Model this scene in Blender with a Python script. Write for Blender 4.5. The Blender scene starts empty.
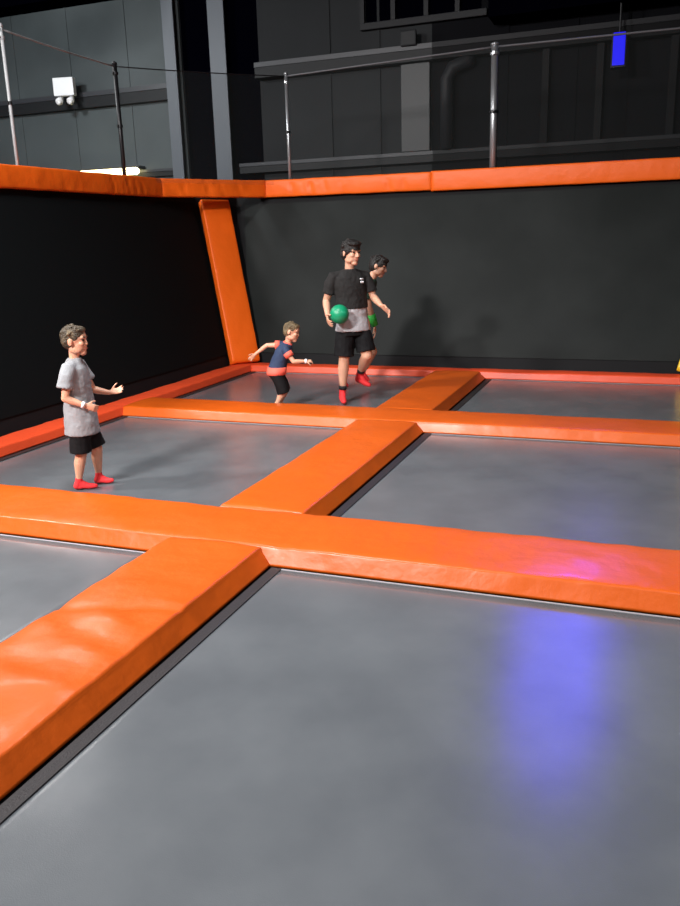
import bpy, bmesh, math, random
from mathutils import Vector, Matrix, noise
V = Vector
random.seed(4)
S = bpy.context.scene
COL = S.collection

# ------------------------------------------------------------------ camera, world, exposure
fwd = V((-0.34563828, 0.9037604, -0.25249025)); rgt = V((0.93623785, 0.35025464, -0.02793521)); upv = V((-0.06318914, 0.24604641, 0.9671961))
cam = bpy.data.cameras.new('camera'); cam.sensor_fit = 'VERTICAL'; cam.sensor_height = 36.0
cam.lens = 807.93 * 36.0 / 906.0; cam.clip_start = 0.05; cam.clip_end = 200
co = bpy.data.objects.new('camera', cam); COL.objects.link(co)
M = Matrix((rgt, upv, -fwd)).transposed().to_4x4(); M.translation = V((0, 0, 1.7)); co.matrix_world = M
S.camera = co
S.view_settings.view_transform = 'Standard'; S.view_settings.look = 'None'; S.view_settings.gamma = 1
S.view_settings.use_curve_mapping = False; S.view_settings.exposure = -0.33
w = bpy.data.worlds.new('world'); S.world = w; w.use_nodes = True
w.node_tree.nodes['Background'].inputs[0].default_value = (0.02, 0.022, 0.03, 1)
w.node_tree.nodes['Background'].inputs[1].default_value = 0.4

# ------------------------------------------------------------------ helpers
def area(name, loc, target, size, power, color=(1, 1, 1), spread=180, parent=None):
    l = bpy.data.lights.new(name, 'AREA'); l.shape = 'RECTANGLE'; l.size = size[0]; l.size_y = size[1]
    l.energy = power; l.color = color; l.spread = math.radians(spread)
    o = bpy.data.objects.new(name, l); COL.objects.link(o); o.location = loc
    o.rotation_euler = (V(target) - V(loc)).to_track_quat('-Z', 'Y').to_euler()
    return o

def tag(o, label, cat, group=None):
    o['label'] = label; o['category'] = cat
    if group: o['group'] = group
    return o
def thing(name, label, cat, loc=(0, 0, 0), rotz=0, group=None):
    o = bpy.data.objects.new(name, None); COL.objects.link(o); o.location = loc; o.rotation_euler = (0, 0, rotz)
    o.empty_display_size = 0.1
    return tag(o, label, cat, group)
def obj(name, bm, m, parent=None, smooth=False, mods=None):
    me = bpy.data.meshes.new(name)
    bmesh.ops.recalc_face_normals(bm, faces=bm.faces[:])
    bm.to_mesh(me); bm.free(); me.materials.append(m)
    o = bpy.data.objects.new(name, me); COL.objects.link(o)
    if mods:
        mods(o)
        bpy.context.view_layer.update()
        dg = bpy.context.evaluated_depsgraph_get()
        nm = bpy.data.meshes.new_from_object(o.evaluated_get(dg))
        o.modifiers.clear(); o.data = nm; nm.name = name
        if not nm.materials: nm.materials.append(m)
    if smooth: o.data.polygons.foreach_set('use_smooth', [True] * len(o.data.polygons))
    if parent: o.parent = parent
    return o
def struct(name, bm, m, smooth=False):
    o = obj(name, bm, m, None, smooth); o['kind'] = 'structure'; return o
def box(bm, x0, x1, y0, y1, z0, z1, bev=0):
    r = bmesh.ops.create_cube(bm, size=1)
    for v in r['verts']:
        v.co = V((x0 + (v.co.x + .5) * (x1 - x0), y0 + (v.co.y + .5) * (y1 - y0), z0 + (v.co.z + .5) * (z1 - z0)))
    if bev:
        es = list({e for v in r['verts'] for e in v.link_edges})
        bmesh.ops.bevel(bm, geom=es, offset=bev, segments=2, affect='EDGES', profile=.6)
def frames(pts):
    out = []; prev = None
    for i, p in enumerate(pts):
        a = pts[max(i - 1, 0)]; b = pts[min(i + 1, len(pts) - 1)]
        t = (b - a).normalized()
        if prev is None:
            ref = V((0, 0, 1)) if abs(t.z) < .9 else V((1, 0, 0))
            u = t.cross(ref).normalized()
        else:
            u = (prev - t * prev.dot(t)).normalized()
        prev = u; out.append((t, u, t.cross(u)))
    return out
def loft(bm, rings, n=16, caps=(True, True)):
    vs = []
    for c, A, B in rings:
        vs.append([bm.verts.new(c + A * math.cos(2 * math.pi * k / n) + B * math.sin(2 * math.pi * k / n)) for k in range(n)])
    for a, b in zip(vs[:-1], vs[1:]):
        for k in range(n): bm.faces.new((a[k], a[(k + 1) % n], b[(k + 1) % n], b[k]))
    if caps[0]: bm.faces.new(vs[0][::-1])
    if caps[1]: bm.faces.new(vs[-1])
def tube(bm, pts, radii, n=12, dome=(False, False), caps=(True, True)):
    pts = [V(p) for p in pts]
    if not hasattr(radii, '__len__'): radii = [radii] * len(pts)
    fr = frames(pts); rings = []
    if dome[0]:
        t, u, b = fr[0]
        for a in (80, 60, 38, 18):
            a = math.radians(a); rings.append((pts[0] - t * radii[0] * math.sin(a), u * radii[0] * math.cos(a), b * radii[0] * math.cos(a)))
    for p, r, (t, u, b) in zip(pts, radii, fr): rings.append((p, u * r, b * r))
    if dome[1]:
        t, u, b = fr[-1]
        for a in (18, 38, 60, 80):
            a = math.radians(a); rings.append((pts[-1] + t * radii[-1] * math.sin(a), u * radii[-1] * math.cos(a), b * radii[-1] * math.cos(a)))
    loft(bm, rings, n, caps)
def ell(bm, c, axes, sub=3):
    """ellipsoid: axes = three semi-axis vectors"""
    r = bmesh.ops.create_icosphere(bm, subdivisions=sub, radius=1)
    A, B, C = axes; c = V(c)
    for v in r['verts']: v.co = c + A * v.co.x + B * v.co.y + C * v.co.z
    return r['verts']

# ------------------------------------------------------------------ materials
def mat(name, color, rough=.6, metal=0, bump=None, var=None, spec=.5, emit=None, sss=0, coat=0):
    """bump=(scale,strength,detail)  var=(scale,color2,lo,hi) mottling of the thing's own colour"""
    m = bpy.data.materials.new(name); m.use_nodes = True; nt = m.node_tree; b = nt.nodes['Principled BSDF']
    b.inputs['Base Color'].default_value = (*color, 1); b.inputs['Roughness'].default_value = rough
    b.inputs['Metallic'].default_value = metal; b.inputs['Specular IOR Level'].default_value = spec
    if coat: b.inputs['Coat Weight'].default_value = coat; b.inputs['Coat Roughness'].default_value = .18
    if sss:
        b.inputs['Subsurface Weight'].default_value = sss; b.inputs['Subsurface Radius'].default_value = (.02, .008, .004)
        b.inputs['Subsurface Scale'].default_value = .5
    tc = nt.nodes.new('ShaderNodeTexCoord')
    if bump:
        n = nt.nodes.new('ShaderNodeTexNoise'); n.inputs['Scale'].default_value = bump[0]; n.inputs['Detail'].default_value = bump[2] if len(bump) > 2 else 3
        nt.links.new(tc.outputs['Object'], n.inputs['Vector'])
        bp = nt.nodes.new('ShaderNodeBump'); bp.inputs['Strength'].default_value = bump[1]; bp.inputs['Distance'].default_value = .02
        nt.links.new(n.outputs['Fac'], bp.inputs['Height']); nt.links.new(bp.outputs['Normal'], b.inputs['Normal'])
    if var:
        n = nt.nodes.new('ShaderNodeTexNoise'); n.inputs['Scale'].default_value = var[0]; n.inputs['Detail'].default_value = 5
        nt.links.new(tc.outputs['Object'], n.inputs['Vector'])
        r = nt.nodes.new('ShaderNodeValToRGB'); r.color_ramp.elements[0].position = var[2]; r.color_ramp.elements[1].position = var[3]
        r.color_ramp.elements[0].color = (*color, 1); r.color_ramp.elements[1].color = (*var[1], 1)
        nt.links.new(n.outputs['Fac'], r.inputs['Fac']); nt.links.new(r.outputs['Color'], b.inputs['Base Color'])
    if emit:
        b.inputs['Emission Color'].default_value = (*emit[0], 1); b.inputs['Emission Strength'].default_value = emit[1]
    return m

ORANGE = mat('orange_vinyl', (.61, .098, .006), .40, bump=(4.5, .6, 5), var=(1.3, (.56, .086, .005), .35, .7), spec=.34, coat=.18)
CORAL = mat('coral_vinyl', (.74, .075, .022), .42, bump=(4, .3, 4), spec=.45)
RAILV = mat('orange_rail_vinyl', (.84, .125, .007), .46, bump=(5, .45, 3), spec=.3)
BEDM = mat('jump_mat_fabric', (.122, .131, .140), .22, bump=(260, .05, 2), var=(2.2, (.098, .106, .115), .35, .65), spec=.5)
STRIPM = mat('painted_pad_shadow', (.015, .013, .014), .6, bump=(120, .2, 2))  # pad shadow as a colour, for the strips on the mats
BEDW = mat('wall_bed_fabric', (.013, .0155, .015), .55, bump=(200, .05, 2), var=(1.3, (.0065, .0085, .008), .34, .66), spec=.12)
BLKW = mat('black_wall_bed_fabric', (.0045, .0055, .006), .7, bump=(200, .05, 2), spec=.06)
BLACK = mat('black_frame_fabric', (.004, .004, .005), .7, spec=.2)
DARKST = mat('black_steel', (.01, .01, .012), .45, metal=.3)
PIPING = mat('light_grey_webbing', (.32, .31, .33), .6)
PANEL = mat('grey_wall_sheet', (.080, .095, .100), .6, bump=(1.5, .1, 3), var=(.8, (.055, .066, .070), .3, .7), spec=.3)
PANELD = mat('shaded_wall_sheet', (.014, .016, .018), .65, bump=(1.5, .1, 3), var=(.5, (.006, .007, .009), .3, .7), spec=.2)  # wall sheet darkened: light fading to the right is put into the colour
PANELK = mat('deep_shaded_wall_sheet', (.0040, .0042, .0056), .7, bump=(1.5, .1, 3), var=(.5, (.0022, .0023, .0035), .3, .7), spec=.05)  # wall sheet darker still, the unlit right end painted into its colour
GIRTK = mat('shaded_steel', (.005, .005, .006), .6, spec=.1)  # steel for the right end of the wall, its shade put into the colour
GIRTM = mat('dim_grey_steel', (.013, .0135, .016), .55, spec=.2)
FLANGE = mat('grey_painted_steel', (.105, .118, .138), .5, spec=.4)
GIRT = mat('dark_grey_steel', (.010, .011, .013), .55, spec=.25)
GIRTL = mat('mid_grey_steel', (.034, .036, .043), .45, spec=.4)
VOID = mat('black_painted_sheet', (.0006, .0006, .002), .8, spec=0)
ROPE = mat('pale_cable_sheath', (.34, .35, .36), .6)
DULL = mat('dull_dark_tube', (.09, .09, .10), .5)
GALV = mat('galvanised_steel', (.42, .43, .45), .35, metal=.75, bump=(40, .1, 2))
WHITEP = mat('white_plastic', (.88, .88, .9), .4)
LENS = mat('clear_lamp_lens', (.75, .72, .72), .15)
CEILM = mat('dark_ceiling_insulation', (.006, .0055, .014), .8, bump=(6, .3, 3))
FLOORM = mat('dark_concrete', (.05, .05, .05), .8, bump=(20, .1, 3))
ROOMD = mat('dark_far_wall', (.04, .042, .048), .8)
YEL = mat('yellow_vinyl', (.85, .52, .02), .38, bump=(4, .3, 3))
SKIN_T = mat('skin_light', (.62, .33, .22), .5, sss=.15)
SKIN_K = mat('skin_fair', (.66, .34, .22), .5, sss=.15)
HAIRB = mat('black_hair', (.010, .008, .007), .45, bump=(90, .8, 4))
HAIRF = mat('sandy_hair', (.10, .068, .032), .55, bump=(90, .8, 4), var=(14, (.22, .155, .08), .4, .65))
HAIRN = mat('dark_blond_hair', (.05, .034, .018), .5, bump=(90, .8, 4), var=(16, (.24, .165, .085), .54, .78))
TEEB = mat('black_cotton', (.0075, .0062, .006), .85, bump=(25, .3, 3))
TEEG = mat('light_grey_cotton', (.42, .41, .43), .85, bump=(25, .3, 3))
TEEK = mat('heather_grey_cotton', (.27, .275, .29), .85, bump=(25, .3, 3))
NAVY = mat('navy_cotton', (.018, .035, .085), .8, bump=(25, .3, 3))
CORALC = mat('coral_cotton', (.85, .13, .085), .7, bump=(25, .2, 3))
GREEND = mat('dark_green_cotton', (.006, .028, .014), .85, bump=(25, .3, 3))
GREENB = mat('bright_green_fabric', (.03, .5, .06), .6)
SHORT = mat('black_shorts_fabric', (.004, .004, .005), .8, bump=(20, .3, 3), spec=.25)
RED = mat('red_grip_sock', (.85, .03, .035), .7, bump=(60, .3, 2))
SOCKB = mat('black_sock_band', (.01, .01, .012), .8)
WHITEB = mat('white_band', (.85, .85, .88), .5)
BALLM = mat('green_rubber', (.005, .26, .12), .38, var=(9, (.06, .45, .25), .62, .68), bump=(30, .1, 2))
EYE = mat('dark_eye', (.01, .008, .006), .3)
LIP = mat('lip', (.50, .15, .12), .5)

# net: open gauze, mostly see-through
def net_mat():
    m = bpy.data.materials.new('black_net'); m.use_nodes = True; nt = m.node_tree; nt.nodes.clear()
    o = nt.nodes.new('ShaderNodeOutputMaterial'); mx = nt.nodes.new('ShaderNodeMixShader'); t = nt.nodes.new('ShaderNodeBsdfTransparent')
    d = nt.nodes.new('ShaderNodeBsdfDiffuse'); d.inputs[0].default_value = (.06, .065, .065, 1)
    mx.inputs[0].default_value = .13
    nt.links.new(t.outputs[0], mx.inputs[1]); nt.links.new(d.outputs[0], mx.inputs[2]); nt.links.new(mx.outputs[0], o.inputs[0])
    return m
NET = net_mat()

# ------------------------------------------------------------------ lamps hung from the ceiling (real fixtures)
CZ = 6.6
def highbay(loc, target, size, power, label, color=(1, 1, 1), spread=180):
    """rectangular LED high-bay: housing, glowing diffuser, two hanging rods"""
    t = thing('ceiling_lamp', label, 'lamp', (loc[0], loc[1], loc[2]), group='white panel lamps hanging from the ceiling')
    q = (V(target) - V(loc)).to_track_quat('-Z', 'Y')
    R = q.to_matrix().to_4x4()
    bm = bmesh.new(); box(bm, -size[0] / 2 - .04, size[0] / 2 + .04, -size[1] / 2 - .04, size[1] / 2 + .04, .0, .09, .01); bm.transform(R)
    obj('lamp_housing', bm, WHITEP, t)
    bm = bmesh.new(); box(bm, -size[0] / 2, size[0] / 2, -size[1] / 2, size[1] / 2, -.015, -.001); bm.transform(R)
    obj('diffuser', bm, mat('lamp_glow', (.8, .8, .8), .5, emit=(color, power / (size[0] * size[1]) * .03)), t)
    for sx in (-1, 1):
        bm = bmesh.new(); tube(bm, [(sx * size[0] * .3, 0, .05), (sx * size[0] * .3, 0, CZ - loc[2])], .006, 6); obj('hanging_rod', bm, DARKST, t)
    d = (V(target) - V(loc)).normalized()
    area('lamp_light', V(loc) + d * .03, target, size, power, color, spread)

highbay((-7.9, 2.4, 5.5), (-3.6, 5.2, 0), (.5, .5), 600, 'white panel lamp hanging outside the left trampoline wall, the one nearest the viewer', (1, .98, .96))
highbay((-9.9, 8.6, 5.7), (-9.7, 11.4, 1.0), (.7, .6), 250, 'white panel lamp hanging in front of the grey sheet wall with the emergency light', (.93, .98, 1))
highbay((-8.4, 8.6, 5.5), (-2.4, 2.4, 0), (1.3, .5), 60, 'white panel lamp hanging outside the left trampoline wall near the corner', (1, .98, .96))
highbay((-4.6, -2.6, 6.0), (-4.2, 7.0, 0), (1.4, .8), 520, 'wide white panel lamp hanging from the ceiling behind the viewer', (1, .97, .95), 100)
highbay((2.6, .6, 5.6), (-.6, 3.6, 0), (1.2, .8), 75, 'white panel lamp hanging right of the viewer over the near jump mats', (.97, .98, 1), 95)
highbay((-3.2, 4.6, 6.2), (-3.0, 5.4, 0), (1.2, .8), 185, 'white panel lamp hanging above the middle of the court', (.96, .98, 1), 120)

def led_bar(loc, target, power, label, w=.16, h=.44, es=5):
    """upright blue LED batten: back housing, glowing lens strip, hanging tube"""
    t = thing('stage_light', label, 'stage light', loc, group='blue stage lights')
    d = (V(target) - V(loc)); az = math.atan2(d.x, -d.y); R = Matrix.Rotation(az, 4, 'Z') @ Matrix.Rotation(math.radians(-12), 4, 'X')
    bm = bmesh.new(); box(bm, -w / 2 - .02, w / 2 + .02, 0, .10, -h / 2 - .02, h / 2 + .02, .01); bm.transform(R); obj('housing', bm, DARKST, t)
    bm = bmesh.new(); box(bm, -w / 2, w / 2, -.025, -.002, -h / 2, h / 2, .008); bm.transform(R)
    obj('lens', bm, mat('blue_led', (.01, .01, .4), .4, emit=((.012, .008, 1.0), es)), t)
    bm = bmesh.new(); tube(bm, [(0, .05, h / 2), (0, .05, CZ - loc[2])], .015, 8); obj('hanging_tube', bm, DARKST, t)
    area('stage_light_beam', V(loc) + d.normalized() * .09, target, (w, h), power, (.05, .04, 1), 50)
led_bar((-.60, 12.75, 4.16), (-.2, 2.8, 0), 3.5, 'blue glowing stage light hanging at upper right behind the fence rail', es=1.0)
led_bar((-1.08, 12.2, 5.45), (-.2, 2.8, 0), 12, 'blue stage light hanging higher above the back wall, nearer than the other one', .12, .5, es=5)

# ------------------------------------------------------------------ the building
X0, X1, Y0, YB = -13.0, 8.0, -7.0, 13.2
bm = bmesh.new(); box(bm, X0, X1, Y0, YB + .2, -1.05, -.95); struct('floor', bm, FLOORM)
bm = bmesh.new(); box(bm, X0, X1, Y0, YB + .2, CZ, CZ + .1); struct('ceiling', bm, CEILM)
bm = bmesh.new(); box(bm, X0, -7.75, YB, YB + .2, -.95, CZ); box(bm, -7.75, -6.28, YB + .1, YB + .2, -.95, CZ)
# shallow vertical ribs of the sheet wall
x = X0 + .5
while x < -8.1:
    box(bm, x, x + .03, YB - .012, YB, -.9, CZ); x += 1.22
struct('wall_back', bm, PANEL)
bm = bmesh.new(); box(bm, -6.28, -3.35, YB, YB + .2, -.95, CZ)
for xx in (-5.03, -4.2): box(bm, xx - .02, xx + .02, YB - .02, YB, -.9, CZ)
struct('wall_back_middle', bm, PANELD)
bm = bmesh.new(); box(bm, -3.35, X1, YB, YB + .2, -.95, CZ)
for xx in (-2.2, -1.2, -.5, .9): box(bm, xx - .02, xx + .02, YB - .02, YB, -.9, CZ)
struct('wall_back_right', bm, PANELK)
bm = bmesh.new(); box(bm, X0 - .2, X0, Y0, YB + .2, -.95, CZ); struct('wall_left', bm, PANEL)
bm = bmesh.new(); box(bm, X1, X1 + .2, Y0, YB + .2, -.95, CZ); struct('wall_right', bm, ROOMD)
bm = bmesh.new(); box(bm, X0, X1, Y0 - .2, Y0, -.95, CZ); struct('wall_front', bm, ROOMD)
# black recess with the column standing in it
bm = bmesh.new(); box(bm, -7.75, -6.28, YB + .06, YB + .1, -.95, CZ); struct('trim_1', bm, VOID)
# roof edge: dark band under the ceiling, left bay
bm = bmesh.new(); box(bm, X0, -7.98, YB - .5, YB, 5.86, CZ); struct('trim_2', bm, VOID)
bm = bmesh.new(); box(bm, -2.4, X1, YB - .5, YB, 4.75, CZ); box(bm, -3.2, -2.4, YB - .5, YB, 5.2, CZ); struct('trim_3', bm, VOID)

def steel_column(x0, x1, label, depth=.16):
    t = thing('steel_column', label, 'column', ((x0 + x1) / 2, YB - .1, -.95), group='steel columns of the building')
    h = CZ + .95; a = (x1 - x0) / 2
    bm = bmesh.new(); box(bm, -a, a, -depth, -depth + .03, 0, h, .004); obj('flange', bm, FLANGE, t)
    bm = bmesh.new(); box(bm, -.02, .02, -depth + .03, .1, 0, h); obj('web', bm, GIRT, t)
    return t
steel_column(-7.98, -7.76, 'grey steel column flange edging the left bay of the sheet wall', .06)
steel_column(-7.13, -6.83, 'lighter grey steel column standing alone between two black recesses', .02)

def girt(x0, x1, z0, z1, label, depth=.12, lip=GIRTL, face=GIRT):
    t = thing('wall_girt', label, 'beam', ((x0 + x1) / 2, YB, z0), group='horizontal beams on the sheet wall')
    a = (x1 - x0) / 2; h = z1 - z0
    bm = bmesh.new(); box(bm, -a, a, -depth + .012, 0, 0, h); obj('channel', bm, face, t)
    bm = bmesh.new(); box(bm, -a, a, -depth - .006, -depth + .012, h * .72, h + .01); obj('lit_top_lip', bm, lip, t)  # lighter colour here stands for light caught by the top flange
    return t
girt(X0, -7.99, 4.17, 4.42, 'dark horizontal beam across the left grey bay behind the emergency light', .12)
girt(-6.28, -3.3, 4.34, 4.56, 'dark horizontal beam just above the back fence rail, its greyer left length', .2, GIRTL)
girt(-3.3, X1, 4.34, 4.56, 'darkly shaded horizontal beam above the back fence rail at right', .2, GIRTM, GIRTK)  # right lengths coloured darker to stand for the light fading out
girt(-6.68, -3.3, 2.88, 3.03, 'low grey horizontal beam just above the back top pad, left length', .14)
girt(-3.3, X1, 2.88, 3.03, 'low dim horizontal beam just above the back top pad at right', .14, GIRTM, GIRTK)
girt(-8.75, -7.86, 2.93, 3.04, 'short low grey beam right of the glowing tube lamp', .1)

# window frame high on the dark wall
bm = bmesh.new(); box(bm, -4.40, -2.6, YB - .01, YB + .0, 4.98, 5.75); o = struct('window_1', bm, VOID)
bm = bmesh.new()
box(bm, -4.48, -2.5, YB - .09, YB - .012, 4.88, 4.98, .01); box(bm, -4.48, -2.5, YB - .09, YB - .012, 5.75, 5.83, .01)
for xx in (-4.48, -3.98, -3.46, -2.98): box(bm, xx, xx + .07, YB - .08, YB - .012, 4.98, 5.75)
obj('window_frame', bm, GIRTM, o)

# duct board, downpipe, studs on the dark wall
t = thing('duct_panel', 'flat grey upright duct board between the two dark beams', 'duct', (-3.58, YB, 3.05))
bm = bmesh.new(); box(bm, -.24, .22, -.1, -.002, 0, 1.28, .01); obj('casing', bm, mat('duct_grey', (.015, .017, .020), .5), t)
bm = bmesh.new(); box(bm, -.2, .05, -.26, -.204, 1.5, 1.72, .02); obj('cap', bm, GIRT, t)
bm = bmesh.new(); tube(bm, [(-2.72, YB - .05, 4.30), (-2.78, YB - .1, 4.28), (-3.0, YB - .14, 4.2), (-3.08, YB - .15, 4.05), (-3.08, YB - .15, 3.05)][::-1], .1, 14)
tag(obj('drain_pipe', bm, GIRTM, None, True), 'dark pipe with a curved top elbow right of the flat duct board', 'pipe')
for xx, lab in ((-1.62, 'dim grey upright wall stud right of the nearest thick fence post'), (-.86, 'middle one of the dim upright wall studs below the blue light'), (.12, 'dim grey upright wall stud nearest the right edge')):
    bm = bmesh.new(); box(bm, xx - .05, xx + .05, YB - .12, YB - .002, 3.04, 4.33, .005); tag(obj('wall_stud', bm, GIRTK), lab, 'stud', 'upright studs on the dark wall')

# emergency light with two lamp heads, on its arm off the girt
t = thing('emergency_light', 'white twin-head emergency light box on the dark beam at upper left', 'emergency light', (-9.97, 12.95, 4.28))
t.rotation_euler = (0, 0, math.radians(12))
bm = bmesh.new(); box(bm, -.19, .19, -.16, -.04, 0.07, .37, .015); obj('box', bm, WHITEP, t)
bm = bmesh.new(); box(bm, -.04, .04, -.05, .22, .12, .2); obj('bracket', bm, DARKST, t)
for sx in (-.10, .11):
    bm = bmesh.new(); tube(bm, [(sx, -.06, .06), (sx, -.12, .0), (sx, -.17, -.03)], [.035, .055, .065], 14); h = obj('lamp_head', bm, WHITEP, t, True)
    bm = bmesh.new(); ell(bm, (sx, -.18, -.035), (V((.052, 0, 0)), V((0, .02, -.01)), V((0, .01, .05))), 2); obj('lens', bm, LENS, h, True)

# glowing tube lamp low on the wall
t = thing('tube_lamp', 'glowing warm white tube lamp low on the wall just above the left top pad', 'lamp', (-9.30, YB - .2, 3.04))
bm = bmesh.new(); box(bm, -.66, .66, -.02, .19, .03, .08, .008); obj('housing', bm, GIRTL, t)
bm = bmesh.new(); tube(bm, [(-.60, -.02, -.01), (.60, -.02, -.01)], .06, 14, (True, True)); obj('tube', bm, mat('warm_tube_glow', (1, 1, .8), .3, emit=((1, .86, .42), 14)), t, True)
area('tube_light', (-9.27, YB - .3, 3.02), (-9.27, YB - .1, 0), (1.2, .06), 6, (1, .8, .4))

# ------------------------------------------------------------------ court frame below the pads
XL, XLi, V0, V1, XR = -5.40, -5.087, -2.494, -1.842, .76
YN, YA0, YA1, YB0, YB1, YC0, YC1 = 1.08, 3.697, 4.344, 6.962, 7.565, 9.962, 10.244
XE = 1.41
t = thing('court_frame', 'black steel frame under the orange pads that carries the jump mats', 'frame', (0, 0, -.95))
def fbox(name, x0, x1, y0, y1):
    bm = bmesh.new(); box(bm, x0, x1, y0, y1, 0, .945); obj(name, bm, DARKST, t)
for (y0, y1) in ((YN - .6, YN - .02), (YA0 + .02, YA1 - .02), (YB0 + .02, YB1 - .02), (YC0 + .02, YC1 + .1)): fbox('cross_beam', XL - .1, XE, y0, y1)
for (x0, x1) in ((XL - .1, XLi - .02), (V0 - .06, V1 - .02), (XR + .02, XE)): 
    for (y0, y1) in ((YN - .02, YA0 + .02), (YA1 - .02, YB0 + .02), (YB1 - .02, YC0 + .02)): fbox('long_beam', x0, x1, y0, y1)

# jump mats, each its own
def jump_mat(x0, x1, y0, y1, label, strip=.06):
    t = thing('jump_mat', label, 'trampoline mat', ((x0 + x1) / 2, (y0 + y1) / 2, 0), group='grey jump mats of the court')
    a, b = (x1 - x0) / 2, (y1 - y0) / 2
    g = .02
    bm = bmesh.new(); nx, ny = 30, 30
    vs = [[bm.verts.new((-a + g + (2 * a - 2 * g) * i / nx, -b + g + (2 * b - 2 * g) * j / ny, -.012 * (1 - (2 * i / nx - 1) ** 4) * (1 - (2 * j / ny - 1) ** 4))) for j in range(ny + 1)] for i in range(nx + 1)]
    for i in range(nx):
        for j in range(ny): bm.faces.new((vs[i][j], vs[i + 1][j], vs[i + 1][j + 1], vs[i][j + 1]))
    r = bmesh.ops.extrude_face_region(bm, geom=bm.faces[:])
    for v in r['geom']:
        if isinstance(v, bmesh.types.BMVert): v.co.z -= .012
    obj('mat', bm, BEDM, t, True)
    bm = bmesh.new(); w = .012
    box(bm, -a + g + strip, a - g, b - g - w, b - g, -.008, .003); obj('edge_binding', bm, PIPING, t)
    bm = bmesh.new(); box(bm, -a + g, -a + g + strip, -b + g, b - g, -.010, .0045); obj('pad_shadow_strip', bm, STRIPM, t)  # dark strip stands for the shadow the pad casts on the mat
    return t
jump_mat(XLi, V0 - .06, YN, YA0, 'front left grey jump mat, small corner of it showing at the left edge')
jump_mat(V1, XR, YN, YA0, 'large grey jump mat filling the foreground, with the blue glow')
jump_mat(XLi, V0 - .06, YA1, YB0, 'grey jump mat that the boy in the grey shirt stands on')
jump_mat(V1, XR, YA1, YB0, 'empty grey jump mat in the middle at right, behind the near cross pad')
jump_mat(XLi, V0 - .06, YB1, YC0, 'back left grey jump mat under the young man with the ball')
jump_mat(V1, XR, YB1, YC0, 'back right empty grey jump mat in front of the back wall')

# ------------------------------------------------------------------ foam pads
def foam_pad(name, P0, P1, w, h, slope, m, label, z=0, seams=(), amp=.006, ends=(True, True), seed=0, group='orange foam pads between the jump mats', thick=None, parent=None, upN=None, wr=None):
    """soft pad from P0 to P1 (centre line), w bottom width, top narrower by slope each side"""
    P0 = V(P0); P1 = V(P1); L = (P1 - P0).length; ax = (P1 - P0).normalized()
    N = V(upN).normalized() if upN else V((0, 0, 1)); sd = ax.cross(N).normalized()
    hw = w / 2; tw = hw - slope; r = min(.022, h * .35)
    prof = [(-hw, 0), (-hw + .004, h * .15)]
    for a in (0, 30, 60, 90):
        a = math.radians(a); prof.append((-tw + r * .2 - r * math.cos(a) * .9, h - r + r * math.sin(a)))
    nt_ = 9
    for k in range(1, nt_): 
        q = -1 + 2 * k / nt_; prof.append((q * (tw - r * .2), h + .006 * (1 - q * q)))
    for a in (90, 60, 30, 0):
        a = math.radians(a); prof.append((tw - r * .2 + r * math.cos(a) * .9, h - r + r * math.sin(a)))
    prof += [(hw - .004, h * .15), (hw, 0)]
    n = max(4, int(L / .035)); bm = bmesh.new(); rows = []
    for i in range(n + 1):
        s = L * i / n; row = []
        e = 1.0
        for si in seams: e = min(e, 1 - .9 * math.exp(-((s - si) / .014) ** 2) * .12)
        for d in (s, L - s):
            if d < .02: e = min(e, .9)
        for (u, v) in prof:
            p = P0 + ax * s + sd * u + N * (v * e)
            nz = noise.noise(V((p.x * 3.1 + seed, p.y * 3.1, p.z * 3))) * 1.0 + .5 * noise.noise(V((p.x * 9, p.y * 9 + seed, p.z * 9)))
            # vinyl pulls into short ripples square to the edge
            rip = noise.noise(V((s * 14 + seed * 3, u * 2.0, 4.2))) * noise.noise(V((s * 1.7 + seed, 1.1, 0)))
            k = (v / h) ** 1.0
            p += N * (amp * nz * k + amp * 1.8 * rip * k * abs(u) / hw)
            if abs(u) > tw: p += sd * (math.copysign(1, u) * amp * .6 * nz * k)
            if wr: p += N * wr(s, u) * k
            row.append(bm.verts.new(p))
        rows.append(row)
    for a, b in zip(rows[:-1], rows[1:]):
        for k in range(len(prof) - 1): bm.faces.new((a[k], a[k + 1], b[k + 1], b[k]))
        bm.faces.new((a[-1], a[0], b[0], b[-1]))
    bm.faces.new(rows[0]); bm.faces.new(rows[-1][::-1])
    o = obj(name, bm, m, parent, True)
    if label: tag(o, label, 'pad', group)
    return o
def wide(x0, x1): return (x0 + x1) / 2, x1 - x0
Vb0 = V0 - .08; Ab1 = YA1 + .04; Bb1 = YB1 + .03
cx, cw = wide(Vb0, V1)
def dents(s, u):
    """s along the pad from its near end (y = .45 + s), u across, + to the right"""
    d = -.012 * math.exp(-((s - 2.40 - .06 * math.sin(u * 6)) / .022) ** 2)           # soft cross crease
    for (a, b, ra, rb, k, rot) in ((2.28, .05, .05, .16, .012, .5), (2.15, -.05, .06, .2, -.011, .7), (2.02, .10, .05, .18, .012, .4), (1.86, -.08, .07, .2, -.012, .6), (1.74, .08, .06, .2, .010, .2),
                                (1.6, -.1, .07, .16, .010, -.4), (1.48, .05, .06, .2, -.010, .3), (1.32, -.08, .08, .2, .009, .5), (2.75, .12, .06, .12, -.006, .3), (2.62, -.15, .1, .06, .006, 0)):
        x, y = s - a, u - b; x, y = x * math.cos(rot) + y * math.sin(rot), -x * math.sin(rot) + y * math.cos(rot)
        d += 1.35 * k * math.exp(-(x / ra) ** 2 - (y / rb) ** 2)
    return d
foam_pad('foam_pad', (cx, .45, 0), (cx, YA0 + .07, 0), cw, .088, .085, ORANGE, 'wrinkled orange pad running from the lower left corner up to the near crossing', seams=(), amp=.009, seed=1, wr=dents)
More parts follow.
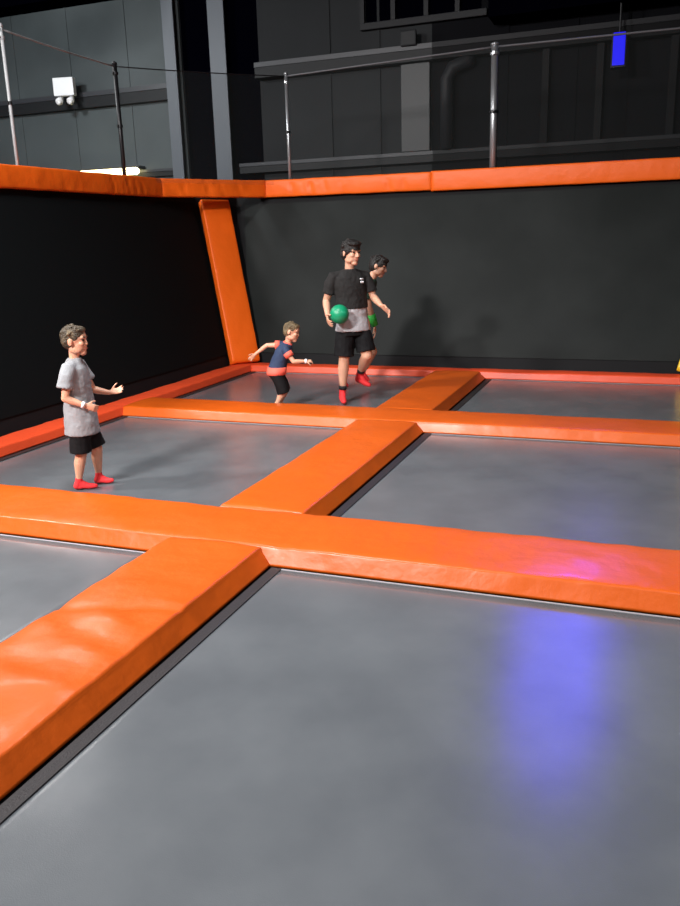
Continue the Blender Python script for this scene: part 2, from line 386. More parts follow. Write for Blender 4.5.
foam_pad('foam_pad', (cx, Ab1 - .05, 0), (cx, YB0 + .07, 0), cw, .086, .085, ORANGE, 'orange lengthwise pad between the near crossing and the far crossing', seed=2, amp=.005)
foam_pad('foam_pad', (cx, Bb1 - .05, 0), (cx, YC0 + .05, 0), cw, .086, .085, ORANGE, 'short orange lengthwise pad between the far crossing and the back wall', seed=3, amp=.005)
cy, ch = wide(YA0, Ab1)
foam_pad('foam_pad', (XLi - .04, cy, 0), (XE, cy, 0), ch, .093, .07, ORANGE, 'long orange cross pad nearest the viewer, shiny at its left end', seams=(2.62, 3.32), amp=.007, seed=5)
cy, ch = wide(YB0, Bb1)
foam_pad('foam_pad', (XLi - .04, cy, 0), (XE, cy, 0), ch, .093, .06, ORANGE, 'long orange cross pad farther back, behind the boy in the grey shirt', seams=(2.62, 3.32), amp=.005, seed=7)
cx, cw = wide(XL - .02, XLi)
foam_pad('foam_pad', (cx, .45, 0), (cx, YC1, 0), cw, .090, .035, CORAL, 'reddish orange pad lying along the foot of the black left wall', seams=(3.3, 6.6), amp=.006, seed=9)
cy, ch = wide(YC0, YC1 + .02)
foam_pad('foam_pad', (XLi - .02, cy, 0), (XE, cy, 0), ch, .088, .035, CORAL, 'coral red pad lying along the foot of the grey back wall', seams=(3.0,), amp=.004, seed=11)

# ------------------------------------------------------------------ slanted trampoline walls
ZT = 2.40; SL = .72
def wall_tramp(a0, b0, b1, a1, label, bedm, inset=.10, mb=BLACK):
    """quad: a0,b0 bottom corners, a1,b1 top corners; frame sheet with a bed in front"""
    a0, b0, b1, a1 = map(V, (a0, b0, b1, a1))
    n = (b0 - a0).cross(a1 - a0).normalized()
    if n.dot(V((-1.5, 5, 1.2)) - a0) < 0: n = -n
    t = thing('wall_trampoline', label, 'trampoline wall', a0, group='slanted trampoline walls')
    def sheet(name, m, ins, d0, d1, nn=24):
        bm = bmesh.new(); gs = []
        L = (b0 - a0).length; Hh = (a1 - a0).length
        for d in (d0, d1):
            g = []
            for i in range(nn + 1):
                r = []
                for j in range(nn + 1):
                    s = (ins + (L - 2 * ins) * i / nn) / L; lo = .23 if ins > .05 else 0; q = (lo + (Hh - lo - 1.2 * ins) * j / nn) / Hh
                    bot = a0.lerp(b0, s); top = a1.lerp(b1, s)
                    r.append(bm.verts.new(bot.lerp(top, q) + n * d - a0))
                g.append(r)
            gs.append(g)
            for i in range(nn):
                for j in range(nn): bm.faces.new((g[i][j], g[i + 1][j], g[i + 1][j + 1], g[i][j + 1]))
        g, h = gs
        for i in range(nn):
            bm.faces.new((g[i][0], g[i + 1][0], h[i + 1][0], h[i][0])); bm.faces.new((g[i][nn], g[i + 1][nn], h[i + 1][nn], h[i][nn]))
            bm.faces.new((g[0][i], g[0][i + 1], h[0][i + 1], h[0][i])); bm.faces.new((g[nn][i], g[nn][i + 1], h[nn][i + 1], h[nn][i]))
        obj(name, bm, m, t, False)
    sheet('frame_cover', mb, 0, -.05, 0, 2)
    sheet('bed', bedm, inset, .002, .012)
    return t
BX, BY = XL - SL, YC1 + SL
CL = (-6.12, 10.50, ZT); CR = (-5.68, 10.96, ZT)
wall_tramp((XL, .4, 0), (XL, YC1, 0), CL, (BX, .4, ZT), 'black slanted trampoline wall along the left side of the court', BLKW)
wall_tramp((XL, YC1, 0), (XE, YC1, 0), (XE, BY, ZT), CR, 'dark grey slanted trampoline wall at the back of the court', BEDW, .13)
wall_tramp((XL - .005, YC1 - .0, 0), (XL + .005, YC1 + .005, 0), CR, CL, 'narrow black corner sheet between the left and back trampoline walls', BLACK, .003)

# the leaning orange corner column pad
bot = V((-5.27, 10.08, .085)); top = V((-5.885, 10.588, 2.285))
ax = (top - bot).normalized(); cn = V((.80, -.60, 0)); cn = (cn - ax * cn.dot(ax)).normalized()
foam_pad('corner_pad', bot, top, .41, .13, .008, RAILV, 'tall orange foam pad leaning in the corner between the two trampoline walls', amp=.007, seed=21, upN=cn, group=None)
# yellow pad leaning on the back wall at the right edge
wn = V((0, -ZT, SL)).normalized()
bm_ = V((.70, YC1 - .02, .1)); tp_ = V((1.42, YC1 + .66, 2.3))
foam_pad('corner_pad', V((.565, YC1 - .10, .085)), V((1.15, BY - .05, 2.33)), .42, .10, .008, YEL, 'yellow foam pad leaning on the back wall at the right edge', amp=.004, seed=22, upN=wn, group=None)

# top pads on the rails
def pucker(spots):
    def f(s, u): return sum(k * math.exp(-((s - a - .25 * u) / .016) ** 2) * (1 if u * sg > -.06 else .3) for a, k, sg in spots)
    return f
def top_pad(P0, P1, label, seed, h=.225, th=.17, amp=.008, wr=None):
    P0 = V(P0); P1 = V(P1); ax = (P1 - P0).normalized()
    side = ax.cross(V((0, 0, 1)))
    nrm = side if side.dot(V((-1, 4, 2.4)) - P0) > 0 else -side
    mid = V((0, 0, 0))
    return foam_pad('top_pad', P0 + V((0, 0, 0)) - nrm * th * .35, P1 - nrm * th * .35, h, th, .012, RAILV, label, amp=amp, seed=seed, upN=nrm, wr=wr, group='orange pads along the top rail of the trampoline walls')
zc = 2.45
top_pad((BX, .4, 2.41), (BX, 5.9, 2.415), 'orange top rail pad on the left wall, the part outside the left edge', 30)
top_pad((BX, 5.9, 2.415), (BX + .02, 9.55, 2.445), 'dark orange top rail pad on the left wall below the glowing tube', 31, wr=pucker([(2.55, -.016, 1), (2.7, .010, 1), (2.85, -.016, 1), (3.0, -.012, 1), (3.15, -.012, 1)]))
top_pad((BX + .02, 9.52, 2.445), (-5.24, 10.93, 2.455), 'short crumpled orange top rail pad cutting the corner above the leaning column pad', 32, amp=.009, wr=pucker([(.35, -.014, 1), (.7, -.016, -1), (.8, .010, 1), (.92, -.013, 1), (1.2, -.010, 1)]))
top_pad((-5.26, 10.96, 2.455), (-2.75, 10.96, 2.44), 'orange top rail pad on the back wall, left length with puckered creases', 33, amp=.009, wr=pucker([(.5, -.016, 1), (.62, .010, 1), (.78, -.018, 1), (.86, .010, 1), (1.0, -.014, -1), (1.25, -.010, 1), (1.9, -.016, 1), (2.0, .009, 1), (2.12, -.013, 1)]))
top_pad((-2.77, 10.96, 2.44), (1.41, 10.96, 2.43), 'long smooth orange top rail pad on the back wall, right length', 34, h=.245, amp=.003)

# ------------------------------------------------------------------ fence posts, rope and net on top
posts = [(-6.22, 7.14, 3.87, .017, 'thin pale fence post nearest the left edge, on the left wall', ROPE),
         (-6.22, 9.02, 3.85, .026, 'black fence post at the corner in front of the glowing tube', DARKST),
         (-4.87, 11.07, 3.95, .024, 'slim grey steel fence post near the left end of the back wall', GALV),
         (-2.0, 11.07, 4.03, .044, 'thick galvanised fence post on the back wall, the brightest one', GALV)]
tops = []
for (x, y, zt, r, lab, m) in posts:
    t = thing('fence_post', lab, 'post', (x, y, 2.3), group='fence posts on top of the trampoline walls')
    h = zt - 2.3
    bm = bmesh.new(); tube(bm, [(0, 0, 0), (0, 0, h)], r, 14); obj('pole', bm, m, t, True)
    bm = bmesh.new(); tube(bm, [(0, 0, h), (0, 0, h + .02), (0, 0, h + .035)], [r * 1.25, r * 1.2, r * .5], 14); obj('cap', bm, m, t, True)
    for hh in (h * .55, h - .1):
        bm = bmesh.new(); tube(bm, [(0, 0, hh - .016), (0, 0, hh + .016)], r * 1.35, 14); box(bm, -r * .3, r * .3, -r * 2.2, 0, hh - .014, hh + .014); obj('clamp', bm, DARKST if hh < h - .2 else m, t)
    tops.append(V((x, y, zt - .02)))
line = [V((-6.22, 1.0, 3.92))] + tops + [V((1.4, 11.07, 3.98))]
def sag(a, b, n=14, s=.03): return [a.lerp(b, i / n) - V((0, 0, s * 4 * (i / n) * (1 - i / n))) for i in range(n + 1)]
nm = [('a', .009, ROPE), ('b', .009, ROPE), ('c', .007, DARKST), ('d', .012, DULL), ('e', .013, DULL)]
labs = ['pale top cable of the left fence, outside part by the left edge', 'pale top cable of the left fence running to the black corner post', 'dark top cable crossing the corner from black post to slim grey post',
        'top rail of the back fence between the slim and the thick post', 'top rail of the back fence right of the thick post']
nlabs = ['see-through black net hung over the left wall by the left edge', 'see-through black net between the thin pale post and the black corner post', 'see-through black net across the corner above the short top pad',
         'see-through black net between the slim grey and the thick galvanised post', 'see-through black net right of the thick galvanised post']
for i in range(1, 5):
    a, b = line[i], line[i + 1]
    bm = bmesh.new(); tube(bm, sag(a, b, s=0 if i > 2 else .012), nm[i][1], 8); tag(obj('fence_cable', bm, nm[i][2], None, True), labs[i], 'cable', 'cables and rails along the top of the fence')
    bm = bmesh.new(); up = sag(a, b, s=0 if i > 2 else .012); vs = [(bm.verts.new(p), bm.verts.new(V((p.x, p.y, 2.5)))) for p in up]
    for p, q in zip(vs[:-1], vs[1:]): bm.faces.new((p[0], q[0], q[1], p[1]))
    tag(obj('safety_net', bm, NET), nlabs[i], 'net', 'black nets of the fence')
a, b = line[0], line[1]
bm = bmesh.new(); tube(bm, sag(a, b, s=.05), .009, 8); tag(obj('fence_cable', bm, ROPE, None, True), labs[0], 'cable', 'cables and rails along the top of the fence')
bm = bmesh.new(); up = sag(a, b, s=.05); vs = [(bm.verts.new(p), bm.verts.new(V((p.x, p.y, 2.5)))) for p in up]
for p, q in zip(vs[:-1], vs[1:]): bm.faces.new((p[0], q[0], q[1], p[1]))
tag(obj('safety_net', bm, NET), nlabs[0], 'net', 'black nets of the fence')

# ------------------------------------------------------------------ people
def rm(voxel, smooth=3, noise_amp=0, noise_scale=.06):
    def f(o):
        m = o.modifiers.new('r', 'REMESH'); m.mode = 'VOXEL'; m.voxel_size = voxel; m.use_smooth_shade = True
        if smooth: s = o.modifiers.new('s', 'SMOOTH'); s.iterations = smooth; s.factor = .5
        if noise_amp:
            tx = bpy.data.textures.new('fold', 'CLOUDS'); tx.noise_scale = noise_scale; tx.noise_depth = 2
            d = o.modifiers.new('d', 'DISPLACE'); d.texture = tx; d.strength = noise_amp; d.texture_coords = 'LOCAL'; d.mid_level = .5
    return f

def hand(bm, wrist, direc, palm_n, k, thumb, curl=.35, spread=.10):
    """wrist -> knuckles along direc; palm_n is where the palm faces; thumb = side vector; k = scale (1 adult)"""
    d = V(direc).normalized(); pn = V(palm_n); pn = (pn - d * pn.dot(d)).normalized()
    sd = d.cross(pn).normalized()
    if sd.dot(V(thumb)) < 0: sd = -sd
    w = V(wrist); L = .085 * k
    loft(bm, [(w - d * .02 * k, sd * .026 * k, pn * .019 * k), (w + d * .02 * k, sd * .030 * k, pn * .017 * k), (w + d * L * .6, sd * .040 * k, pn * .016 * k), (w + d * L, sd * .040 * k, pn * .013 * k), (w + d * (L + .008 * k), sd * .034 * k, pn * .009 * k)], 14)
    for i, (off, ln, r) in enumerate(((.030, .072, .0088), (.010, .080, .0090), (-.010, .075, .0086), (-.029, .060, .0078))):
        p = w + d * L * .92 + sd * off * k
        dr = (d + sd * (off / .03) * spread).normalized(); pts = [p]; c = curl * (1 + .12 * i) * .55
        for seg in (.45, .30, .25):
            dr = (dr * math.cos(c) + pn * math.sin(c)).normalized(); p = p + dr * ln * k * seg; pts.append(p); c = curl * 1.15
        tube(bm, pts, [r * k, r * k * .97, r * k * .9, r * k * .78], 10, (True, True))
    p = w + d * .022 * k + sd * .028 * k; dr = (d * .62 + sd * .72 + pn * .25).normalized(); pts = [w + d * .015 * k + sd * .012 * k, p]
    for seg in (.036, .030, .024):
        p = p + dr * seg * k; pts.append(p); dr = (dr + d * .30 + pn * curl * .5 - sd * .12).normalized()
    tube(bm, pts, [.013 * k, .0125 * k, .0105 * k, .0098 * k, .008 * k], 10, (True, True))

def head(bm, c, F, U, k, ns=1.0):
    """c = middle of the head, F = where the face looks, U = crown; k=1 -> 0.23 m tall"""
    F = V(F).normalized(); U = V(U); U = (U - F * U.dot(F)).normalized(); Sd = U.cross(F).normalized(); c = V(c)
    P = lambda f, s, u: c + F * f * k + Sd * s * k + U * u * k
    ell(bm, P(-.008, 0, .030), (F * .094 * k, Sd * .076 * k, U * .085 * k))
    ell(bm, P(.020, 0, -.035), (F * .066 * k, Sd * .060 * k, U * .066 * k))
    ell(bm, P(.052, 0, -.088), (F * .030 * k, Sd * .032 * k, U * .026 * k), 2)          # chin
    for s in (-1, 1):
        ell(bm, P(.010, s * .036, -.062), (F * .052 * k, Sd * .026 * k, U * .032 * k), 2)  # jaw
        ell(bm, P(.056, s * .037, -.018), (F * .026 * k, Sd * .022 * k, U * .022 * k), 2)  # cheek
        ell(bm, P(.072, s * .030, .026), (F * .012 * k, Sd * .026 * k, U * .009 * k), 2)   # brow
        ell(bm, P(-.012, s * .078, -.004), (F * .020 * k + Sd * s * .004 * k, Sd * .009 * k, U * .031 * k), 2)  # ear
    tube(bm, [P(.074, 0, .014), P(.078 + .013 * ns, 0, -.008), P(.080 + .019 * ns, 0, -.024)], [.009 * k, .011 * k, .012 * k], 8, (True, True))
    ell(bm, P(.078 + .011 * ns, 0, -.029), (F * .012 * k, Sd * .019 * k, U * .009 * k), 2)
    ell(bm, P(.076, 0, -.052), (F * .012 * k, Sd * .024 * k, U * .008 * k), 2)
    ell(bm, P(.073, 0, -.064), (F * .012 * k, Sd * .021 * k, U * .007 * k), 2)
    return P, F, Sd, U

def person(name, label, base, ang, spec):
    t = thing('person', label, 'person', (base[0], base[1], -.008), math.radians(ang), 'people playing on the court')
    k = spec['k']; F = V((*spec['F'], 0)).normalized(); Sd = V((-F.y, F.x, 0))       # Sd: the person's left
    bm = bmesh.new(); J = {a: V(b) for a, b in spec['J'].items()}
    # trunk
    loft(bm, [(V(c), (Sd * a), (V(n).normalized() if n else F) * b) for c, a, b, n in spec['trunk']], 18)
    # neck
    hc = V(spec['head'][0]); hk = spec['head'][3]
    HU = V(spec['head'][2]).normalized(); HF = V(spec['head'][1]).normalized()
    tube(bm, [J['neck'] - V((0, 0, .04)) * k, J['neck'], hc - HU * .05 * hk - HF * .02 * hk], [.060 * k, .052 * k * spec.get('nk', 1), .050 * k * spec.get('nk', 1)], 14)
    P, HF, HS, HU = head(bm, hc, HF, HU, hk, spec.get('ns', 1))
    ar = spec['ar']
    for s in ('R', 'L'):
        sh, el, wr = J['sh' + s], J['el' + s], J['wr' + s]
        tube(bm, [sh, sh.lerp(el, .5), el], [ar * 1.0, ar * 1.05, ar * .92], 14, (True, True))
        tube(bm, [el, el.lerp(wr, .3), wr], [ar * .92, ar * .96, ar * .62], 14, (True, True))
        dv, pn, th, cu, sp = spec['hand' + s]
        hand(bm, wr + V(dv).normalized() * .012, dv, pn, spec['hk'], th, cu, sp)
        hp, kn, an, toe = J['hip' + s], J['kn' + s], J['an' + s], J['toe' + s]
        lr = spec['lr']
        tube(bm, [hp, hp.lerp(kn, .5), kn], [lr * 1.45, lr * 1.25, lr * .92], 16, (True, True))
        cb = kn.lerp(an, .35) - F * lr * .12
        tube(bm, [kn, cb, kn.lerp(an, .75), an], [lr * .90, lr * .93, lr * .62, lr * .50], 14, (True, True))
        d = (toe - an); fd = d.normalized()
    body = obj('body', bm, spec['skin'], t, True, rm(spec.get('vox', .006), 2))
    # feet live inside the socks
    for s in ('R', 'L'):
        kn, an, toe = J['kn' + s], J['an' + s], J['toe' + s]; lr = spec['lr']; fr = lr * .60
        sn = (kn - an).normalized(); heel = J.get('heel' + s, an - (toe - an).normalized() * fr * .5 - V((0, 0, fr * .7)))
        bm = bmesh.new()
        tube(bm, [an + sn * spec['sockh'], an, heel + sn * fr * .1], [fr * .98, fr * 1.02, fr * .95], 14, (False, True))
        ball_ = heel.lerp(toe, .68)
        tube(bm, [heel, heel.lerp(toe, .35) + sn * fr * .25, ball_, toe], [fr * .86, fr * .92, fr * .88, fr * .62], 14, (True, True))
        tube(bm, [an, ball_], [fr * .95, fr * .7], 12, (True, True))
        sk = obj('sock', bm, spec['sock'], t, True, rm(.006, 3))
        if spec.get('sockband'):
            bm = bmesh.new(); q = an + sn * spec['sockh']; tube(bm, [q - sn * .012, q + sn * .03], [fr * 1.12, fr * 1.12], 16); obj('ankle_band', bm, SOCKB, sk, True)
    # hair
    bm = bmesh.new()
    for (f, s, u, rf, rs, ru) in spec['hair']:
        ell(bm, P(f, s, u), (HF * rf * hk, HS * rs * hk, HU * ru * hk), 3)
    rr = random.Random(7)
    for i in range(spec.get('tufts', 26)):
        a = rr.uniform(-2.4, 2.4); e = rr.uniform(.25, 1.4)
        f0, u0 = -.012 - .088 * math.cos(a) * math.cos(e), .040 + .078 * math.sin(e); s0 = .082 * math.sin(a) * math.cos(e)
        q = P(f0, s0, u0); dr = (HU * .3 + HF * rr.uniform(.2, .9) + HS * rr.uniform(-.5, .5)).normalized()
        tube(bm, [q - dr * .02 * hk, q + dr * .025 * hk], [.014 * hk, .004 * hk], 6, (True, True))
    obj('hair', bm, spec['hairm'], t, True, rm(.0055, 1, .004 * hk, .02))
    # eyes and mouth
    for s in (-1, 1):
        bm = bmesh.new(); ell(bm, P(.0765, s * .031, .008), (HF * .008 * hk, HS * .014 * hk, HU * .007 * hk), 2); obj('eye', bm, EYE, t, True)
        bm = bmesh.new(); tube(bm, [P(.083, s * .014, .028), P(.083, s * .032, .033), P(.070, s * .050, .027)], [.004 * hk, .005 * hk, .003 * hk], 6, (True, True)); obj('eyebrow', bm, spec['hairm'], t, True)
    bm = bmesh.new(); tube(bm, [P(.078, -.020, -.058), P(.0885, 0, -.056), P(.078, .020, -.058)], [.003 * hk, .006 * hk, .003 * hk], 8, (True, True)); obj('lips', bm, LIP, t, True)
    # garments
    for g in spec['wear']:
        bm = bmesh.new()
        if 'rings' in g: loft(bm, [(V(c), (V(sv) if sv else Sd) * a, (V(n).normalized() if n else F) * b) for c, a, b, n, sv in g['rings']], 24)
        for pts, rad in g.get('tubes', ()): tube(bm, [V(p) if not isinstance(p, str) else J[p] for p in pts], rad, 16, g.get('dome', (True, False)))
        o = obj(g['name'], bm, g['mat'], t, True, rm(g.get('vox', .007), g.get('sm', 2), g.get('fold', .010), .085))
        if g.get('label'): o['label'] = g['label']
        for e in g.get('extra', ()):
            bm = bmesh.new()
            if 'rings' in e: loft(bm, [(V(c), Sd * a, (V(n).normalized() if n else F) * b) for c, a, b, n in e['rings']], 24)
            if 'tube' in e: tube(bm, e['tube'][0], e['tube'][1], 16)
            if 'boxes' in e:
                for b_ in e['boxes']: box(bm, *b_)
                bm.transform(e['mx'])
            oo = obj(e['name'], bm, e['mat'], o, True)
            if e.get('label'): oo['label'] = e['label']
    for b in spec.get('bands', ()):
        bm = bmesh.new(); tube(bm, [V(p) for p in b[2]], b[3], 16); obj(b[0], bm, b[1], t, True)
    return t
TOPHAIR = [(-.012, 0, .040, .100, .083, .086), (-.045, 0, .000, .068, .080, .080), (.03, 0, .085, .060, .070, .034)]

# --- young man with the green ball -------------------------------------------------
tF = (.42, -.91, 0); R_ = Matrix.Rotation(0, 4, 'Z')
person('p', 'young man in black t-shirt, light grey undershirt and red socks, holding a green ball', (-3.072, 8.171), 20.61, dict(
    k=1, F=(.42, -.91), ar=.042, lr=.064, hk=1.08, skin=SKIN_T, sock=RED, sockh=.06, sockband=True, hairm=HAIRB, vox=.006,
    head=((.128, -.02, 1.595), (.62, -.76, -.06), (.02, 0, 1), 1.12),
    hair=TOPHAIR + [(.045, 0, .085, .055, .074, .030), (.0, .055, .03, .05, .03, .05), (.0, -.055, .03, .05, .03, .05)],
    J=dict(neck=(.108, .01, 1.42), shR=(-.075, -.05, 1.345), shL=(.285, .07, 1.345), elR=(-.150, .00, 1.10), wrR=(-.135, -.17, .965), elL=(.355, .06, 1.13), wrL=(.425, -.12, 1.055),
           hipR=(.055, -.01, .86), hipL=(.22, .05, .86), knR=(.025, -.04, .50), knL=(.27, -.05, .52), anR=(-.003, .00, .105), anL=(.195, .20, .285),
           toeR=(.012, -.165, .042), toeL=(.295, .15, .165), heelR=(-.008, .035, .046), heelL=(.175, .235, .215)),
    trunk=[((.135, .02, .80), .15, .105, None), ((.135, .02, .90), .16, .11, None), ((.125, .01, 1.05), .135, .095, None), ((.110, .01, 1.20), .155, .11, None), ((.105, .01, 1.33), .165, .10, None), ((.106, .01, 1.40), .09, .07, None)],
    handR=((.05, -.80, -.50), (1, .15, .25), (-.2, 0, 1), .42, .12), handL=((.62, -.42, -.50), (-.6, -.3, -.3), (.6, -.4, .5), .42, .24),
    wear=[dict(name='undershirt', mat=TEEG, fold=.016, label='light grey undershirt hanging out below the black t-shirt', rings=[((.128, .01, 1.10), .160, .118, None, None), ((.126, .01, .95), .172, .125, None, None), ((.126, .01, .785), .198, .150, None, None)]),
          dict(name='shirt', mat=TEEB, fold=.016, rings=[((.125, .01, 1.025), .182, .134, None, None), ((.118, .01, 1.14), .178, .130, None, None), ((.108, .01, 1.26), .192, .132, None, None), ((.105, .01, 1.345), .196, .118, None, None), ((.106, .01, 1.40), .130, .090, None, None), ((.107, .01, 1.428), .078, .068, None, None)],
               tubes=[(((.04, -.02, 1.365), (-.070, -.05, 1.350), (-.100, -.035, 1.27), (-.118, -.022, 1.185)), [.058, .065, .067, .070]), (((.17, .03, 1.365), (.276, .07, 1.345), (.308, .068, 1.27), (.330, .064, 1.185)), [.058, .060, .064, .070])],
               extra=[dict(name='chest_logo', mat=WHITEB, boxes=[(-.022, .022, -.003, .003, .012, .024), (-.020, -.012, -.003, .003, -.026, -.004), (-.008, .000, -.003, .003, -.026, -.004), (.004, .009, -.003, .003, -.026, -.004), (.013, .021, -.003, .003, -.026, -.006)],
                           mx=Matrix.Translation((.232, -.086, 1.312)) @ Matrix.Rotation(math.radians(36), 4, 'Z') @ Matrix.Rotation(math.radians(-6), 4, 'X'))]),
          dict(name='shorts', mat=SHORT, fold=.016, rings=[((.13, .02, .93), .170, .124, None, None), ((.135, .02, .84), .174, .124, None, None), ((.135, .02, .74), .186, .132, None, None)],
               tubes=[(((.055, .0, .82), (.035, -.02, .65), (.027, -.03, .515)), [.102, .108, .110]), (((.22, .04, .80), (.245, .0, .68), (.262, -.02, .560)), [.088, .104, .106])])],
))
bm = bmesh.new(); ell(bm, (0, 0, 0), (V((.100, 0, 0)), V((0, .100, 0)), V((0, 0, .100))), 4)
for a in (0, 60, 120):   # moulded seam grooves
    pass
ball = obj('dodgeball', bm, BALLM, None, True); tag(ball, 'green rubber dodgeball held at the hip by the young man in black', 'ball')
ca, sa = math.cos(math.radians(20.61)), math.sin(math.radians(20.61))
def w2(b, l): return (b[0] + l[0] * ca - l[1] * sa, b[1] + l[0] * sa + l[1] * ca, l[2])
ball.location = w2((-3.072, 8.171), (-.012, -.245, .975))

# --- person running behind him ------------------------------------------------------
person('p', 'dark-haired person half hidden behind the young man with the ball, leaning forward', (-3.247, 8.953), 19.94, dict(
    k=.92, F=(.98, -.18), ar=.038, lr=.058, hk=.92, skin=SKIN_T, sock=RED, sockh=.05, hairm=HAIRB, vox=.0065,
    head=((.338, -.02, 1.425), (.92, -.30, -.30), (.25, 0, 1), 1.02),
    hair=TOPHAIR + [(.045, 0, .085, .055, .074, .030)],
    J=dict(neck=(.245, 0, 1.275), shR=(.185, -.16, 1.20), shL=(.225, .16, 1.20), elR=(.215, -.19, .985), wrR=(.275, -.15, .775), elL=(.13, .21, .99), wrL=(.12, .13, .86),
           hipR=(.05, -.08, .80), hipL=(.04, .08, .80), knR=(.255, -.04, .455), knL=(-.055, .08, .45), anR=(.130, .12, .18), anL=(-.115, .09, .12),
           toeR=(.195, .15, .090), toeL=(-.06, .10, .035), heelL=(-.12, .08, .085)),
    trunk=[((.05, 0, .76), .14, .10, None), ((.06, 0, .86), .145, .10, None), ((.12, 0, 1.0), .125, .09, None), ((.18, 0, 1.13), .145, .10, None), ((.215, 0, 1.22), .145, .085, None), ((.238, 0, 1.27), .07, .06, None)],
    handR=((.08, -.05, -1), (-1, 0, 0), (0, -1, .1), .25, .1), handL=((.1, -.2, -1), (-1, 0, 0), (0, 1, 0), .3, .1),
    wear=[dict(name='shirt', mat=GREEND, rings=[((.06, 0, .80), .160, .115, None, None), ((.11, 0, .98), .155, .115, None, None), ((.17, 0, 1.12), .170, .118, None, None), ((.21, 0, 1.21), .172, .105, None, None), ((.235, 0, 1.265), .105, .08, None, None), ((.245, 0, 1.285), .062, .060, None, None)],
               tubes=[(((.21, -.08, 1.215), (.19, -.15, 1.19), (.203, -.178, 1.06)), [.055, .058, .060]), (((.22, .08, 1.215), (.225, .15, 1.19), (.258, .185, 1.06)), [.055, .058, .060])]),
          dict(name='shorts', mat=SHORT, rings=[((.06, 0, .88), .148, .108, None, None), ((.05, 0, .72), .16, .118, None, None)],
               tubes=[(((.05, -.08, .78), (.17, -.065, .60)), [.088, .085]), (((.04, .08, .78), (-.02, .08, .57)), [.088, .085])])],
    bands=[('wristband', GREENB, [(.240, -.175, .895), (.277, -.150, .770)], [.046, .042])],
))

# --- boy in navy and coral, running --------------------------------------------------
tilt = (.42, -.05, 1)
ax2 = V((.48, 0, 1)).normalized(); n2 = V((1, -.2, -.45))
person('p', 'small boy in navy and coral shirt and black shorts, running to the right', (-3.643, 7.706), 25.30, dict(
    k=.66, F=(.98, -.2), ar=.026, lr=.042, hk=.62, skin=SKIN_K, sock=SKIN_K, sockh=.02, hairm=HAIRF, vox=.0052, tufts=10, nk=1.0, ns=.35,
    head=((.180, -.01, .812), (.93, -.28, -.22), (.30, 0, 1), .88),
    hair=[(-.014, 0, .038, .096, .080, .080), (-.040, 0, .000, .064, .078, .070), (.03, 0, .080, .055, .066, .028)],
    J=dict(neck=(.140, 0, .700), shR=(.105, -.105, .640), shL=(.095, .10, .665), elR=(.185, -.150, .520), wrR=(.300, -.145, .520), elL=(-.085, .14, .665), wrL=(-.205, .15, .580),
           hipR=(.0, -.045, .385), hipL=(.02, .05, .385), knR=(.070, -.045, .195), knL=(.095, .05, .20), anR=(-.015, -.045, .056), anL=(.02, .055, .052), heelR=(-.03, -.045, .026), heelL=(.008, .055, .026),
           toeR=(.09, -.055, .020), toeL=(.12, .05, .020)),
    trunk=[((.0, 0, .36), .085, .07, None), ((.01, 0, .42), .085, .072, None), ((.055, 0, .53), .078, .068, n2), ((.095, 0, .62), .090, .072, n2), ((.120, 0, .665), .088, .060, n2), ((.135, 0, .695), .045, .040, n2)],
    handR=((1, 0, 0), (0, .6, -1), (0, -.8, .6), .9, .05), handL=((-.75, .05, -.65), (.3, -1, 0), (-.3, 0, .8), .3, .15),
    wear=[dict(name='shirt', mat=NAVY, fold=.010, rings=[((.012, 0, .435), .102, .098, None, None), ((.045, 0, .525), .098, .088, n2, None), ((.085, 0, .605), .106, .086, n2, None), ((.115, 0, .655), .104, .072, n2, None), ((.135, 0, .695), .056, .050, n2, None)],
               tubes=[(((.11, -.04, .655), (.106, -.095, .640), (.130, -.120, .600)), [.042, .044, .043]), (('shL', (.045, .112, .667)), [.044, .043])],
               extra=[dict(name='hem_band', mat=CORALC, label='coral band round the hem of the shirt', rings=[((.0, 0, .372), .112, .106, None), ((.004, 0, .40), .111, .106, None), ((.014, 0, .452), .107, .103, None)]),
                      dict(name='sleeve_cuff', mat=CORALC, label='coral sleeve cuff', tube=([V((.124, -.117, .612)), V((.150, -.130, .572))], [.048, .049])),
                      dict(name='sleeve_cuff', mat=CORALC, label='coral sleeve cuff', tube=([V((.055, .112, .667)), V((.005, .122, .668))], [.047, .047])),
                      dict(name='collar', mat=CORALC, label='coral collar', rings=[((.128, 0, .680), .064, .056, n2), ((.140, 0, .706), .048, .046, n2)])]),
          dict(name='shorts', mat=SHORT, fold=.008, rings=[((.01, 0, .44), .090, .078, None, None), ((.0, 0, .38), .10, .085, None, None), ((.01, 0, .34), .098, .085, None, None)],
               tubes=[(((.0, -.045, .37), (.045, -.048, .27), (.066, -.047, .18)), [.066, .068, .070]), (((.02, .05, .37), (.06, .052, .28), (.086, .05, .185)), [.060, .060, .062])])],
    bands=[('wristband', WHITEB, [(.300, -.145, .520), (.325, -.145, .519)], [.024, .024])],
))

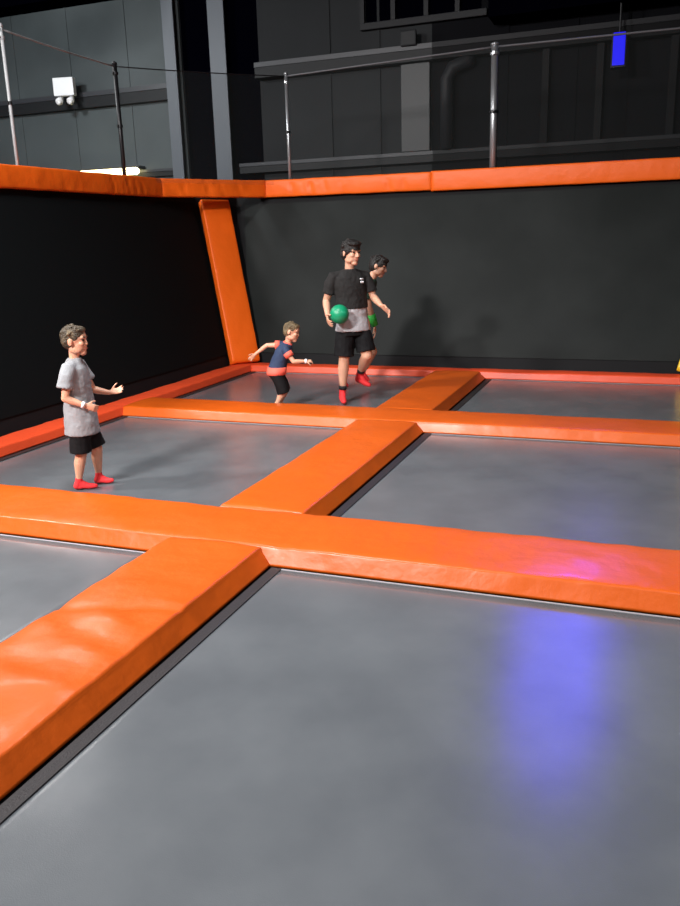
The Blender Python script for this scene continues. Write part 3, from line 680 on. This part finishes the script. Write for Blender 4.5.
# --- boy in the grey shirt --------------------------------------------------------------
person('p', 'boy in a loose grey t-shirt, black shorts and red socks, standing at left', (-3.811, 4.708), 38.99, dict(
    k=.70, F=(.97, -.24), ar=.029, lr=.044, hk=.68, skin=SKIN_K, sock=RED, sockh=.035, hairm=HAIRN, vox=.0055, tufts=10, ns=.35,
    head=((.020, -.01, 1.085), (.94, -.34, -.02), (-.04, 0, 1), .94),
    hair=[(-.014, 0, .038, .097, .081, .082), (-.040, 0, .004, .064, .078, .072), (.03, 0, .082, .056, .068, .028)],
    J=dict(neck=(.005, 0, .965), shR=(-.050, -.125, .905), shL=(.035, .125, .905), elR=(-.088, -.150, .700), wrR=(.035, -.165, .645), elL=(.110, .155, .70), wrL=(.220, .130, .672),
           hipR=(-.015, -.06, .47), hipL=(.035, .06, .47), knR=(-.022, -.055, .270), knL=(.092, .06, .270), anR=(-.062, -.045, .060), anL=(.085, .06, .060), heelR=(-.078, -.043, .026), heelL=(.070, .060, .026),
           toeR=(.055, -.060, .021), toeL=(.175, .035, .021)),
    trunk=[((.01, 0, .44), .105, .080, None), ((.01, 0, .52), .105, .082, None), ((.005, 0, .66), .092, .075, None), ((-.002, 0, .80), .105, .080, None), ((-.004, 0, .89), .112, .072, None), ((.0, 0, .945), .055, .048, None)],
    handR=((1, .1, -.42), (.0, 1, -.2), (0, 0, 1), .55, .1), handL=((1, -.1, .15), (0, -.7, .6), (0, .3, 1), .3, .2),
    wear=[dict(name='shirt', mat=TEEK, fold=.014, rings=[((.005, 0, .415), .150, .128, None, None), ((.006, 0, .52), .142, .118, None, None), ((.002, 0, .66), .130, .104, None, None), ((.002, 0, .80), .132, .098, None, None), ((.0, 0, .895), .134, .084, None, None), ((.002, 0, .94), .085, .062, None, None), ((.004, 0, .962), .050, .046, None, None)],
               tubes=[(((-.01, -.05, .915), (-.044, -.112, .900), (-.064, -.136, .85), (-.084, -.150, .770)), [.044, .051, .054, .058]), (((.01, .05, .915), (.032, .112, .900), (.055, .136, .85), (.078, .150, .780)), [.042, .046, .050, .058])]),
          dict(name='shorts', mat=SHORT, fold=.010, rings=[((.01, 0, .52), .112, .090, None, None), ((.01, 0, .43), .122, .100, None, None), ((.01, 0, .40), .120, .100, None, None)],
               tubes=[(((-.015, -.06, .44), (-.022, -.058, .36), (-.024, -.056, .285)), [.075, .076, .080]), (((.035, .06, .44), (.065, .06, .36), (.088, .06, .29)), [.072, .074, .076])])],
    bands=[('wristband', WHITEB, [(.018, -.163, .652), (.036, -.165, .644)], [.025, .025])],
))
